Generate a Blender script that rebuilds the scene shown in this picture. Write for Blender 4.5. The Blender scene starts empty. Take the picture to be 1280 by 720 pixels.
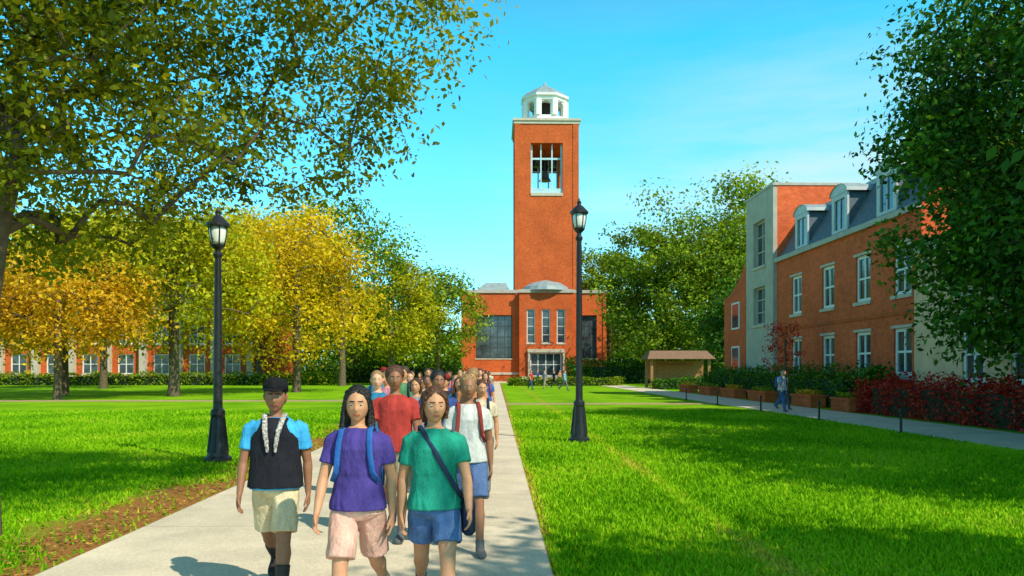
import bpy, math, random
import numpy as np
from mathutils import Vector, Matrix
random.seed(7); RNG=np.random.default_rng(7)
scene=bpy.context.scene
COL=scene.collection
R=math.radians

# ------------------------------------------------------------ materials
def nt(name):
    m=bpy.data.materials.new(name); m.use_nodes=True
    t=m.node_tree; t.nodes.clear()
    o=t.nodes.new('ShaderNodeOutputMaterial'); p=t.nodes.new('ShaderNodeBsdfPrincipled')
    t.links.new(p.outputs[0],o.inputs[0]); return m,t,p,o
def ramp(t,stops):
    r=t.nodes.new('ShaderNodeValToRGB'); e=r.color_ramp.elements
    e[0].position=stops[0][0]; e[0].color=(*stops[0][1],1)
    e[1].position=stops[-1][0]; e[1].color=(*stops[-1][1],1)
    for s in stops[1:-1]:
        x=e.new(s[0]); x.color=(*s[1],1)
    return r
def noise(t,scale,detail=4,rough=.6,vec=None):
    n=t.nodes.new('ShaderNodeTexNoise'); n.inputs['Scale'].default_value=scale
    n.inputs['Detail'].default_value=detail; n.inputs['Roughness'].default_value=rough
    if vec is None:
        c=t.nodes.new('ShaderNodeTexCoord'); vec=c.outputs['Object']
    t.links.new(vec,n.inputs['Vector']); return n
def mixc(t,f,a,b,mode='MIX'):
    m=t.nodes.new('ShaderNodeMix'); m.data_type='RGBA'; m.blend_type=mode
    for s,v in ((m.inputs[0],f),(m.inputs[6],a),(m.inputs[7],b)):
        if isinstance(v,(int,float)): s.default_value=v
        elif isinstance(v,tuple): s.default_value=(*v,1)
        else: t.links.new(v,s)
    return m.outputs[2]
def bump(t,p,h,strength=.3,dist=.02):
    b=t.nodes.new('ShaderNodeBump'); b.inputs['Strength'].default_value=strength
    b.inputs['Distance'].default_value=dist
    t.links.new(h,b.inputs['Height']); t.links.new(b.outputs[0],p.inputs['Normal'])
def maprange(t,src,a,b,c=0,d=1):
    m=t.nodes.new('ShaderNodeMapRange'); t.links.new(src,m.inputs[0])
    for i,v in enumerate((a,b,c,d)): m.inputs[i+1].default_value=v
    return m.outputs[0]
_mc={}
def M(name,col,rough=.7,var=.25,scale=6,bmp=.2,bdist=.01,metal=0,spec=.4):
    if name in _mc: return _mc[name]
    m,t,p,o=nt(name)
    n=noise(t,scale,5)
    a=tuple(c*(1-var) for c in col); b=tuple(min(1,c*(1+var)) for c in col)
    r=ramp(t,[(.3,a),(.7,b)]); t.links.new(n.outputs[0],r.inputs[0])
    t.links.new(r.outputs[0],p.inputs['Base Color'])
    p.inputs['Roughness'].default_value=rough; p.inputs['Metallic'].default_value=metal
    p.inputs['Specular IOR Level'].default_value=spec
    if bmp: bump(t,p,n.outputs[0],bmp,bdist)
    _mc[name]=m; return m
def skinmat(name,col):
    return M(name,col,.55,.10,16,.12,.004)
def brickmat(name,c1,c2,mortar,lowvar=.25):
    m,t,p,o=nt(name)
    tc=t.nodes.new('ShaderNodeTexCoord'); s=t.nodes.new('ShaderNodeSeparateXYZ')
    t.links.new(tc.outputs['Object'],s.inputs[0])
    a=t.nodes.new('ShaderNodeMath'); a.operation='ADD'
    t.links.new(s.outputs[0],a.inputs[0]); t.links.new(s.outputs[1],a.inputs[1])
    c=t.nodes.new('ShaderNodeCombineXYZ'); t.links.new(a.outputs[0],c.inputs[0]); t.links.new(s.outputs[2],c.inputs[1])
    b=t.nodes.new('ShaderNodeTexBrick'); t.links.new(c.outputs[0],b.inputs['Vector'])
    b.inputs['Scale'].default_value=1; b.inputs['Brick Width'].default_value=.24; b.inputs['Row Height'].default_value=.085
    b.inputs['Mortar Size'].default_value=.007; b.inputs['Bias'].default_value=-.1
    b.inputs['Color1'].default_value=(*c1,1); b.inputs['Color2'].default_value=(*c2,1); b.inputs['Mortar'].default_value=(*mortar,1)
    n=noise(t,.35,6,.65,tc.outputs['Object'])
    r=ramp(t,[(.3,(1-lowvar,)*3),(.7,(1.0+lowvar*.3,)*3)]); t.links.new(n.outputs[0],r.inputs[0])
    n2=noise(t,3,4,.7,tc.outputs['Object'])
    r2=ramp(t,[(.3,(.80,)*3),(.7,(1.12,)*3)]); t.links.new(n2.outputs[0],r2.inputs[0])
    x=mixc(t,1.0,b.outputs[0],r.outputs[0],'MULTIPLY'); x=mixc(t,1.0,x,r2.outputs[0],'MULTIPLY')
    t.links.new(x,p.inputs['Base Color']); p.inputs['Roughness'].default_value=.9; p.inputs['Specular IOR Level'].default_value=.15
    bump(t,p,b.outputs[1],-.4,.01)
    return m
def leafmat(name,stops,trans=.35,spec=.2):
    m,t,p,o=nt(name)
    at=t.nodes.new('ShaderNodeAttribute'); at.attribute_name='v'
    r=ramp(t,stops); t.links.new(at.outputs['Fac'],r.inputs[0])
    t.links.new(r.outputs[0],p.inputs['Base Color']); p.inputs['Roughness'].default_value=.6
    p.inputs['Specular IOR Level'].default_value=spec
    tr=t.nodes.new('ShaderNodeBsdfTranslucent')
    y=mixc(t,1.0,r.outputs[0],(1.3,1.15,.5),'MULTIPLY'); t.links.new(y,tr.inputs[0])
    mx=t.nodes.new('ShaderNodeMixShader'); mx.inputs[0].default_value=trans
    t.links.new(p.outputs[0],mx.inputs[1]); t.links.new(tr.outputs[0],mx.inputs[2]); t.links.new(mx.outputs[0],o.inputs[0])
    return m
BRICK=brickmat('brick_orange_red',(.74,.130,.026),(.56,.080,.018),(.48,.17,.07))
BRICK2=brickmat('brick_red',(.88,.140,.036),(.70,.095,.028),(.58,.20,.10))
STONE=M('pale_stone',(.54,.45,.34),.8,.12,2,.1)
GSTONE=M('grey_stone',(.46,.39,.31),.85,.14,1.5,.15)
WHITE=M('white_paint',(.78,.76,.70),.5,.06,3,.05)
DWHITE=M('weathered_white_paint',(.55,.55,.53),.6,.12,3,.05)
GREYROOF=M('slate_roof',(.10,.125,.15),.6,.3,5,.2)
ZINC=M('weathered_zinc',(.27,.32,.32),.5,.2,1.5,.1)
CONC=M('concrete_trim',(.46,.40,.33),.85,.15,3,.2)
TAN=M('tan_stone_wall',(.82,.48,.26),.85,.15,1.2,.3)
BLACK=M('black_cast_iron',(.018,.02,.022),.4,.3,20,.1,.003)
WOOD=M('brown_wood',(.34,.15,.05),.75,.35,8,.2)
BARK=M('tree_bark',(.13,.09,.05),.95,.45,7,.8,.04)
DARKIN=M('dark_interior',(.03,.025,.022),.9,.3,2,0)
def glassmat():
    m,t,p,o=nt('window_glass')
    n=noise(t,.8,2); r=ramp(t,[(.35,(.02,.028,.035)),(.7,(.09,.12,.13))]); t.links.new(n.outputs[0],r.inputs[0])
    t.links.new(r.outputs[0],p.inputs['Base Color']); p.inputs['Roughness'].default_value=.08
    p.inputs['Specular IOR Level'].default_value=.8; return m
GLASS=glassmat()

# ------------------------------------------------------------ mesh builder
class Frame:
    def __init__(s,o,u,n): s.o=Vector(o); s.u=Vector(u); s.n=Vector(n)
    def P(s,u,n,z): return s.o+s.u*u+s.n*n+Vector((0,0,z))
class MB:
    def __init__(s): s.v=[]; s.f=[]; s.m=[]; s.mats=[]
    def mi(s,m):
        if m not in s.mats: s.mats.append(m)
        return s.mats.index(m)
    def face(s,pts,m):
        b=len(s.v); s.v+= [tuple(p) for p in pts]; s.f.append(tuple(range(b,b+len(pts)))); s.m.append(s.mi(m))
    def hexa(s,p,m):
        b=len(s.v); s.v+=[tuple(q) for q in p]; i=s.mi(m)
        for f in ((3,2,1,0),(4,5,6,7),(0,1,5,4),(1,2,6,5),(2,3,7,6),(3,0,4,7)):
            s.f.append(tuple(b+k for k in f)); s.m.append(i)
    def box(s,x0,x1,y0,y1,z0,z1,m):
        s.hexa([(x0,y0,z0),(x1,y0,z0),(x1,y1,z0),(x0,y1,z0),(x0,y0,z1),(x1,y0,z1),(x1,y1,z1),(x0,y1,z1)],m)
    def fbox(s,F,u0,u1,n0,n1,z0,z1,m):
        s.hexa([F.P(u0,n1,z0),F.P(u1,n1,z0),F.P(u1,n0,z0),F.P(u0,n0,z0),F.P(u0,n1,z1),F.P(u1,n1,z1),F.P(u1,n0,z1),F.P(u0,n0,z1)],m)
    def wall(s,F,u0,u1,z0,z1,holes,m,depth=.3):
        us=sorted(set([u0,u1]+[h[0] for h in holes]+[h[1] for h in holes]))
        zs=sorted(set([z0,z1]+[h[2] for h in holes]+[h[3] for h in holes]))
        for i in range(len(us)-1):
            for j in range(len(zs)-1):
                cu=(us[i]+us[i+1])/2; cz=(zs[j]+zs[j+1])/2
                if any(h[0]<cu<h[1] and h[2]<cz<h[3] for h in holes): continue
                s.face([F.P(us[i],0,zs[j]),F.P(us[i+1],0,zs[j]),F.P(us[i+1],0,zs[j+1]),F.P(us[i],0,zs[j+1])],m)
        for (a,b,c,d) in holes:
            q=[(a,c),(b,c),(b,d),(a,d)]
            for k in range(4):
                (p1,z1_),(p2,z2_)=q[k],q[(k+1)%4]
                s.face([F.P(p1,0,z1_),F.P(p1,-depth,z1_),F.P(p2,-depth,z2_),F.P(p2,0,z2_)],m)
    def window(s,F,h,nx=1,nz=1,fr=WHITE,rec=.18,t=.09,sill=True,glass=GLASS,lint=None):
        a,b,c,d=h
        s.face([F.P(a,-rec,c),F.P(b,-rec,c),F.P(b,-rec,d),F.P(a,-rec,d)],glass)
        def bar(u0,u1,z0,z1,n=0): s.fbox(F,u0,u1,-rec+.003,-rec+.07+n,z0,z1,fr)
        bar(a,a+t,c,d); bar(b-t,b,c,d); bar(a+t,b-t,c,c+t); bar(a+t,b-t,d-t,d)
        for i in range(1,nx+1):
            u=a+(b-a)*i/(nx+1); bar(u-t*.35,u+t*.35,c+t,d-t,-.01)
        for i in range(1,nz+1):
            z=c+(d-c)*i/(nz+1); bar(a+t,b-t,z-t*.3,z+t*.3,-.02)
        if sill: s.fbox(F,a-.12,b+.12,.002,.09,c-.16,c-.002,STONE)
        if lint: s.fbox(F,a-.15,b+.15,.002,.05,d+.002,d+lint,STONE)
    def lathe(s,prof,m,c=(0,0,0),n=20,rot=0,cap=True):
        b=len(s.v); i0=s.mi(m)
        for r,z in prof:
            for k in range(n):
                a=2*math.pi*k/n+rot; s.v.append((c[0]+r*math.cos(a),c[1]+r*math.sin(a),c[2]+z))
        for j in range(len(prof)-1):
            for k in range(n):
                k2=(k+1)%n
                s.f.append((b+j*n+k,b+j*n+k2,b+(j+1)*n+k2,b+(j+1)*n+k)); s.m.append(i0)
        if cap:
            s.f.append(tuple(b+k for k in reversed(range(n)))); s.m.append(i0)
            s.f.append(tuple(b+(len(prof)-1)*n+k for k in range(n))); s.m.append(i0)
    def loft(s,secs,m,n=14,p=2.0):
        b=len(s.v); i0=s.mi(m)
        for c,U,V in secs:
            c=Vector(c);U=Vector(U);V=Vector(V)
            for k in range(n):
                a=2*math.pi*k/n; ca,sa=math.cos(a),math.sin(a)
                ex=2/p
                ca=math.copysign(abs(ca)**ex,ca); sa=math.copysign(abs(sa)**ex,sa)
                s.v.append(tuple(c+U*ca+V*sa))
        L=len(secs)
        for j in range(L-1):
            for k in range(n):
                k2=(k+1)%n
                s.f.append((b+j*n+k,b+j*n+k2,b+(j+1)*n+k2,b+(j+1)*n+k)); s.m.append(i0)
        s.f.append(tuple(b+k for k in reversed(range(n)))); s.m.append(i0)
        s.f.append(tuple(b+(L-1)*n+k for k in range(n))); s.m.append(i0)
    def tube(s,pts,rad,m,n=12):
        P=[Vector(p) for p in pts]; secs=[]
        for i,p in enumerate(P):
            d=(P[min(i+1,len(P)-1)]-P[max(i-1,0)]).normalized()
            ref=Vector((1,0,0)) if abs(d.x)<.9 else Vector((0,1,0))
            v=d.cross(ref).normalized(); u=v.cross(d).normalized()
            r=rad[i]; ru,rv=(r if isinstance(r,tuple) else (r,r))
            secs.append((p,u*ru,v*rv))
        s.loft(secs,m,n)
    def obj(s,name,parent=None,smooth=False,loc=None):
        me=bpy.data.meshes.new(name); me.from_pydata(s.v,[],s.f)
        for m in s.mats: me.materials.append(m)
        me.polygons.foreach_set('material_index',s.m)
        if smooth: me.polygons.foreach_set('use_smooth',[True]*len(s.f))
        me.update()
        o=bpy.data.objects.new(name,me); COL.objects.link(o)
        if parent: o.parent=parent
        if loc: o.location=loc
        return o
def empty(name,loc=(0,0,0),rz=0,sc=1):
    e=bpy.data.objects.new(name,None); COL.objects.link(e); e.location=loc; e.rotation_euler=(0,0,rz); e.scale=(sc,sc,sc); e.empty_display_size=.3
    return e

# ------------------------------------------------------------ camera, sun, sky
cam=bpy.data.cameras.new('camera'); co=bpy.data.objects.new('camera',cam); COL.objects.link(co)
co.location=(0,0,1.75); co.rotation_euler=(R(90),0,-math.atan(.02)); cam.lens=28.1; cam.sensor_width=36; cam.shift_y=.0797
cam.clip_end=6000; cam.clip_start=.05; scene.camera=co
EL=R(44); ax,ay=.70,-.71
h=math.hypot(ax,ay); S=Vector((ax/h*math.cos(EL),ay/h*math.cos(EL),math.sin(EL)))
sun=bpy.data.lights.new('sun','SUN'); so=bpy.data.objects.new('sun',sun); COL.objects.link(so)
sun.energy=5.0; sun.angle=R(.5); sun.color=(1,.94,.78); so.rotation_euler=(-S).to_track_quat('-Z','Y').to_euler(); so.location=(30,-30,40)
w=bpy.data.worlds.new('World'); scene.world=w; w.use_nodes=True; t=w.node_tree
bg=t.nodes['Background']; sk=t.nodes.new('ShaderNodeTexSky'); sk.sky_type='NISHITA'; sk.sun_disc=False
sk.sun_elevation=EL; sk.sun_rotation=math.atan2(ax,ay); sk.dust_density=.6; sk.ozone_density=1.0
tc=t.nodes.new('ShaderNodeTexCoord'); sp=t.nodes.new('ShaderNodeSeparateXYZ'); t.links.new(tc.outputs['Generated'],sp.inputs[0])
tr_=ramp(t,[(0,(.40,.66,.90)),(.12,(.36,.86,.94)),(.38,(.16,1.0,1.0)),(.55,(.24,.60,.58)),(.8,(.30,.34,.34))]); t.links.new(sp.outputs[2],tr_.inputs[0])
tint=mixc(t,1.0,sk.outputs[0],tr_.outputs[0],'MULTIPLY'); tint=mixc(t,1.0,tint,(2.2,2.2,2.2),'MULTIPLY')
mp=t.nodes.new('ShaderNodeMapping'); mp.inputs['Scale'].default_value=(1.5,1.5,9); mp.inputs['Rotation'].default_value=(0,R(10),0)
t.links.new(tc.outputs['Generated'],mp.inputs[0])
n=noise(t,1.7,8,.6,mp.outputs[0]); r=ramp(t,[(.36,(0,0,0)),(.64,(.85,.85,.85))]); t.links.new(n.outputs[0],r.inputs[0])
mask=maprange(t,sp.outputs[0],-.05,.35,0.05,1)
mz=maprange(t,sp.outputs[2],.18,.38,1,.12)
mu=t.nodes.new('ShaderNodeMath'); mu.operation='MULTIPLY'; t.links.new(mask,mu.inputs[0]); t.links.new(mz,mu.inputs[1])
mu2=t.nodes.new('ShaderNodeMath'); mu2.operation='MULTIPLY'; t.links.new(mu.outputs[0],mu2.inputs[0]); t.links.new(r.outputs[0],mu2.inputs[1])
cl=mixc(t,mu2.outputs[0],tint,(5.4,6.8,6.4))
t.links.new(cl,bg.inputs[0]); bg.inputs[1].default_value=.14
scene.view_settings.view_transform='Standard'; scene.view_settings.look='None'; scene.view_settings.exposure=0

# ------------------------------------------------------------ ground
def grassmat():
    m,t,p,o=nt('lawn_grass')
    tc=t.nodes.new('ShaderNodeTexCoord'); V=tc.outputs['Object']
    n1=noise(t,.35,5,.6,V); r1=ramp(t,[(.3,(.11,.30,.004)),(.5,(.21,.46,.006)),(.72,(.35,.55,.010))]); t.links.new(n1.outputs[0],r1.inputs[0])
    n2=noise(t,9,6,.75,V); r2=ramp(t,[(.3,(.45,.45,.45)),(.68,(1.25,1.2,1.1))]); t.links.new(n2.outputs[0],r2.inputs[0])
    x=mixc(t,1.0,r1.outputs[0],r2.outputs[0],'MULTIPLY')
    s=t.nodes.new('ShaderNodeSeparateXYZ'); t.links.new(V,s.inputs[0])
    nw=noise(t,1.2,4,.6,V)
    def band(cx,wd,amt,wob=.25):
        a=t.nodes.new('ShaderNodeMath'); a.operation='MULTIPLY_ADD'; a.inputs[1].default_value=wob; t.links.new(nw.outputs[0],a.inputs[0]); t.links.new(s.outputs[0],a.inputs[2])
        b=t.nodes.new('ShaderNodeMath'); b.operation='SUBTRACT'; t.links.new(a.outputs[0],b.inputs[0]); b.inputs[1].default_value=cx+wob/2
        c=t.nodes.new('ShaderNodeMath'); c.operation='ABSOLUTE'; t.links.new(b.outputs[0],c.inputs[0])
        return maprange(t,c.outputs[0],0,wd,amt,0)
    x=mixc(t,band(2.55,.22,.6),x,(.42,.33,.03))
    x=mixc(t,band(.5,.22,1.0),x,(.34,.16,.05))
    x=mixc(t,band(-4.0,1.3,2.2,1.4),x,(.38,.17,.045))
    t.links.new(x,p.inputs['Base Color']); p.inputs['Roughness'].default_value=1; p.inputs['Specular IOR Level'].default_value=.05
    bump(t,p,n2.outputs[0],.9,.06); return m
GRASS=grassmat()
g=MB(); g.face([(-3000,-400,0),(3000,-400,0),(3000,4500,0),(-3000,4500,0)],GRASS); g.obj('ground')
def pathmat(name,col,jx,jy,ox=0):
    m,t,p,o=nt(name)
    tc=t.nodes.new('ShaderNodeTexCoord'); V=tc.outputs['Object']
    n1=noise(t,1.1,6,.65,V); r1=ramp(t,[(.3,tuple(c*.76 for c in col)),(.7,tuple(c*1.08 for c in col))]); t.links.new(n1.outputs[0],r1.inputs[0])
    n2=noise(t,35,4,.7,V); r2=ramp(t,[(.3,(.76,)*3),(.7,(1.08,)*3)]); t.links.new(n2.outputs[0],r2.inputs[0])
    x=mixc(t,1.0,r1.outputs[0],r2.outputs[0],'MULTIPLY')
    b=t.nodes.new('ShaderNodeTexBrick'); b.offset=0; b.inputs['Scale'].default_value=1; b.inputs['Brick Width'].default_value=jx; b.inputs['Row Height'].default_value=jy
    b.inputs['Mortar Size'].default_value=.010; b.inputs['Color1'].default_value=(1,1,1,1); b.inputs['Color2'].default_value=(.92,.92,.92,1); b.inputs['Mortar'].default_value=(.62,.56,.5,1)
    mp=t.nodes.new('ShaderNodeMapping'); mp.inputs['Location'].default_value=(ox,0,0); t.links.new(V,mp.inputs[0]); t.links.new(mp.outputs[0],b.inputs['Vector'])
    x=mixc(t,1.0,x,b.outputs[0],'MULTIPLY')
    t.links.new(x,p.inputs['Base Color']); p.inputs['Roughness'].default_value=.85
    bump(t,p,n2.outputs[0],.25,.01); return m
PATH=pathmat('path_concrete',(.80,.66,.46),4.33,2.2,3.85)
def pathobj(name,x0,x1,y0,y1,mat,z=.035):
    m=MB(); m.box(x0,x1,y0,y1,-.05,z,mat); return m.obj(name)
pathobj('path',-3.85,.48,-15,104.4,PATH)
pathobj('path',11.3,14.1,-5,104.4,PATH,.031)
PATH2=pathmat('cross_path_concrete',(.50,.34,.17),1.5,1.5)
pathobj('path',.485,11.295,40,41.2,PATH2,.028)
pathobj('path',-45,-3.855,44,45.6,PATH2,.028)
m=MB(); m.box(-10,28,104.5,117.5,-.05,.045,PATH); m.obj('plaza')

# ------------------------------------------------------------ numpy clouds
def cloud(name,V,nper,val,mat,parent=None):
    nF=len(V)//nper
    me=bpy.data.meshes.new(name); me.vertices.add(len(V)); me.vertices.foreach_set('co',V.astype(np.float32).ravel())
    me.loops.add(len(V)); me.loops.foreach_set('vertex_index',np.arange(len(V),dtype=np.int32))
    me.polygons.add(nF); me.polygons.foreach_set('loop_start',np.arange(nF,dtype=np.int32)*nper)
    me.update(calc_edges=True)
    a=me.attributes.new('v','FLOAT','FACE'); a.data.foreach_set('value',val.astype(np.float32))
    me.materials.append(mat)
    o=bpy.data.objects.new(name,me); COL.objects.link(o)
    if parent: o.parent=parent
    return o
def leaves(C,size,rng,out=None,up=.6):
    N=len(C)
    nn=rng.normal(size=(N,3))*.66; nn[:,2]+=up
    if out is not None: nn+=out*.8
    nn/=np.linalg.norm(nn,axis=1)[:,None]
    d=rng.normal(size=(N,3)); d-=nn*np.sum(d*nn,axis=1)[:,None]; d/=np.linalg.norm(d,axis=1)[:,None]+1e-9
    s=np.cross(nn,d)
    L=size*(.6+.8*rng.random(N))[:,None]
    V=np.empty((N,4,3)); V[:,0]=C-d*L*.5; V[:,1]=C+s*L*.3+nn*L*.07; V[:,2]=C+d*L*.55; V[:,3]=C-s*L*.3+nn*L*.07
    return V.reshape(-1,3)
BLADE=leafmat('grass_blades',[(0,(.08,.24,.003)),(.5,(.23,.49,.006)),(.85,(.40,.58,.015)),(1,(.54,.44,.06))],.25,.04)
N=300000
u=RNG.random(N); Y=4.5*np.exp(u*math.log(34/4.5))
xl=-.62*Y-1.5; xr=.72*Y+1.5
X=xl+RNG.random(N)*(xr-xl)
ok=((X<-3.86)|((X>.49)&(X<11.28)))
bank=-5.0-.5*np.sin(Y*.8)-.3*np.sin(Y*2.3)
ok&=~((X>bank)&(X<-3.86)&(RNG.random(N)<.93*np.clip((X-bank)/.5,0,1)))
X=X[ok];Y=Y[ok]; N=len(X)
edge=np.abs(X-.5)
Hh=(.03+.035*RNG.random(N))*(1+.015*Y); W=.007+.0009*Y
an=RNG.random(N)*6.283; ln=RNG.normal(size=(N,2))*.028
V=np.zeros((N,3,3)); V[:,0,0]=X-np.cos(an)*W; V[:,0,1]=Y-np.sin(an)*W; V[:,1,0]=X+np.cos(an)*W; V[:,1,1]=Y+np.sin(an)*W
V[:,2,0]=X+ln[:,0]; V[:,2,1]=Y+ln[:,1]; V[:,2,2]=Hh
val=np.clip(.45+.15*np.sin(X*1.3+2*np.sin(Y*.7))+.1*np.sin(X*.4-Y*.9)+RNG.normal(size=N)*.16+np.exp(-(edge/.1)**2)*.4+.35*np.exp(-((X-2.5)/.15)**2),0,1)
cloud('grass',V.reshape(-1,3),3,val,BLADE)
FALL=leafmat('fallen_leaves_mat',[(0,(.16,.07,.02)),(.5,(.42,.19,.03)),(1,(.5,.36,.06))],.1)
N=3000; Y=5+RNG.random(N)**1.6*24; X=-3.95-np.abs(RNG.normal(size=N))*.6
C=np.stack([X,Y,np.full(N,.045)],1)
d=leaves(C,.06,RNG).reshape(-1,4,3); d[:,:,2]=.04+(d[:,:,2]-.045)*.3
cloud('fallen_leaves',d.reshape(-1,3),4,RNG.random(N),FALL)

# ------------------------------------------------------------ trees
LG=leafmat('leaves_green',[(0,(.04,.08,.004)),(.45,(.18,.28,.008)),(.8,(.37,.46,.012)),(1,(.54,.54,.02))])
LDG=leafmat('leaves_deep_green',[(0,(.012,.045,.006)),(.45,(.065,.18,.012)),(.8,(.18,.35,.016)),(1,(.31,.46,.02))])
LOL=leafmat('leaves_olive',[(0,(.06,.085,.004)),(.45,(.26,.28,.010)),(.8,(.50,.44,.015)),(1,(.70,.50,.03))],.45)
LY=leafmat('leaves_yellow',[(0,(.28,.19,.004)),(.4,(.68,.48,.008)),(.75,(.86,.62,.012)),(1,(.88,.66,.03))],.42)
LYG=leafmat('leaves_yellow_green',[(0,(.14,.16,.004)),(.4,(.44,.44,.008)),(.75,(.70,.60,.012)),(1,(.84,.64,.03))],.42)
LO=leafmat('leaves_gold',[(0,(.24,.13,.006)),(.4,(.66,.38,.012)),(.75,(.84,.52,.02)),(1,(.85,.62,.04))],.42)
LR=leafmat('leaves_red',[(0,(.18,.01,.010)),(.4,(.56,.03,.02)),(.8,(.78,.08,.03)),(1,(.60,.2,.05))],.3)
def tree(name,base,trunk,targets,rt,mat,lsize,nl,rc,seed=0,rbase=None,vfun=None,sides=6,flare=1.35):
    rng=np.random.default_rng(seed)
    root=empty(name,base)
    nodes=[np.array(p,float) for p in trunk]; par=[-1]+list(range(len(trunk)-1))
    T=targets[np.argsort(np.linalg.norm(targets-nodes[-1],axis=1))]
    start=max(1,len(trunk)//2); ends=[]
    for tgt in T:
        A=np.array(nodes[start:]); dd=np.linalg.norm(A-tgt,axis=1)+ .35*np.maximum(0,A[:,2]-tgt[2])
        j=int(np.argmin(dd))+start
        a=nodes[j]; L=np.linalg.norm(tgt-a); k=max(2,min(5,int(L/(rc*1.3))+1)); last=j
        for i in range(1,k+1):
            f=i/k; p=a+(tgt-a)*f; p=p+rng.normal(size=3)*L*.05*(f<1); p[2]+=L*.10*math.sin(f*math.pi)
            nodes.append(p); par.append(last); last=len(nodes)-1
        ends.append(last)
    cnt=np.zeros(len(nodes))
    for e in ends:
        while e!=-1: cnt[e]+=1; e=par[e]
    rad=rt*np.maximum(cnt,1)**.5
    if rbase:
        rad=rad*(rbase/rad[1]) if rad[1]>rbase else rad
        for i in range(len(trunk)): rad[i]=max(rad[i],rbase*(1-.35*i/len(trunk)))
        rad[0]=rbase*1.35
    verts=[];faces=[]
    ang=np.arange(sides)*2*math.pi/sides
    for i in range(1,len(nodes)):
        a=nodes[par[i]];b=nodes[i]; d=b-a; L=np.linalg.norm(d)
        if L<1e-4: continue
        d/=L; r1=min(rad[par[i]],rad[i]*1.35) if par[i]>=len(trunk)-1 else rad[par[i]]; r2=rad[i]
        if i>=len(trunk) and par[i]<len(trunk): r1=min(rad[par[i]],rad[i]*flare)
        ref=np.array([1,0,0]) if abs(d[0])<.9 else np.array([0,1,0]); u=np.cross(d,ref);u/=np.linalg.norm(u);v=np.cross(d,u)
        b0=len(verts)
        for rr,c in ((r1,a-d*rad[i]*.3),(r2,b)):
            for x in ang: verts.append(tuple(c+(u*math.cos(x)+v*math.sin(x))*rr))
        for k in range(sides): faces.append((b0+k,b0+(k+1)%sides,b0+sides+(k+1)%sides,b0+sides+k))
    me=bpy.data.meshes.new('trunk'); me.from_pydata(verts,[],faces); me.polygons.foreach_set('use_smooth',[True]*len(faces)); me.materials.append(BARK)
    o=bpy.data.objects.new('trunk',me); COL.objects.link(o); o.parent=root
    K=len(T); per=max(1,nl//K)
    E=np.array([nodes[e] for e in ends]); cv=rng.normal(size=K)*.13
    sz=.6+.8*rng.random(K)
    nr=rng.normal(size=(K,per,3)); nrl=np.linalg.norm(nr,axis=2)[:,:,None]; nr=nr/nrl*np.minimum(nrl,2.3)
    off=nr*(rc*.62)*sz[:,None,None]; off[:,:,2]*=.7
    C=(E[:,None,:]+off).reshape(-1,3)
    od=off.reshape(-1,3); od=od/(np.linalg.norm(od,axis=1)[:,None]+1e-6)
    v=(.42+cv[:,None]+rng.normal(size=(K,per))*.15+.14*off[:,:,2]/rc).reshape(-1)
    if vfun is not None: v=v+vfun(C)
    C[:,2]=np.maximum(C[:,2],.1)
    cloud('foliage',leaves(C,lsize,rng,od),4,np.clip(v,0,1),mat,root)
    return root
def ell(n,c,r,rng,shell=.55,low=-.9):
    out=[]
    while len(out)<n:
        p=rng.normal(size=3); p/=np.linalg.norm(p)
        p*= (shell+(1-shell)*rng.random()**.6)*(1+.14*math.sin(3*p[0]+5*p[2]+c[0]))
        if p[2]<low: continue
        out.append(np.array(c)+p*np.array(r))
    return np.array(out)
def simple_tree(name,x,y,top,rx,bottom,mat,lsize,nl,nc=90,seed=1,rb=.25,lean=0):
    rng=np.random.default_rng(seed); cz=(top+bottom)/2; rz=(top-bottom)/2
    k=3; T=ell(int(nc*.6),(0,0,cz),(rx,rx,rz),rng,.6)
    subs=[T]
    for i in range(k):
        a=rng.random()*6.28; c=(math.cos(a)*rx*.55,math.sin(a)*rx*.55,cz+rz*(rng.random()*.9-.35))
        subs.append(ell(int(nc*.15),c,(rx*.55,rx*.55,rz*.5),rng,.5))
    T=np.concatenate(subs)
    tr=[(0,0,-.1),(.05,0,bottom*.5),(lean*.5,.05,bottom+.3),(lean,0,bottom+rz*.6),(lean*1.2,.1,cz+rz*.2)]
    return tree(name,(x,y,0),tr,T,.035*rx/5,mat,lsize,nl,rx*.26,seed,rb)
# foreground tree: low spray right, plus unseen high crown added to shade left lawn
rng=np.random.default_rng(3); T=[]
while len(T)<400:
    p=rng.normal(size=3); p/=np.linalg.norm(p); p*=rng.random()**.4
    q=np.array([-4.9,9.5,5.8])+p*np.array([4.8,2.9,3.2])
    lim=np.interp(q[0],[-9,-5.8,-2.9,-.4],[2.6,2.9,3.6,5.4])
    if q[2]<lim or q[1]<7.3: continue
    if rng.random()<.25 and q[0]>-4: continue
    T.append(q-np.array([-5.35,8.5,0]))
c2=0
while c2<130:
    p=rng.normal(size=3); p/=np.linalg.norm(p); p*=rng.random()**.4
    q=np.array([-2.3,6.9,8.3])+p*np.array([3.3,3.6,1.9])
    if q[2]<1.75+.5*q[1]+.7: continue
    T.append(q-np.array([-5.35,8.5,0])); c2+=1
tree('foreground_tree',(-5.35,8.5,0),[(0,0,-.1),(.01,0,.5),(0,0,1.1),(-.01,.01,1.8),(.0,.03,2.5),(.06,.08,3.2),(.18,.15,3.9)],np.array(T),.0055,LOL,.080,88000,.42,3,.115,
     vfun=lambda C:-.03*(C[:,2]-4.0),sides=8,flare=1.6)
rng=np.random.default_rng(5)
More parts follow.
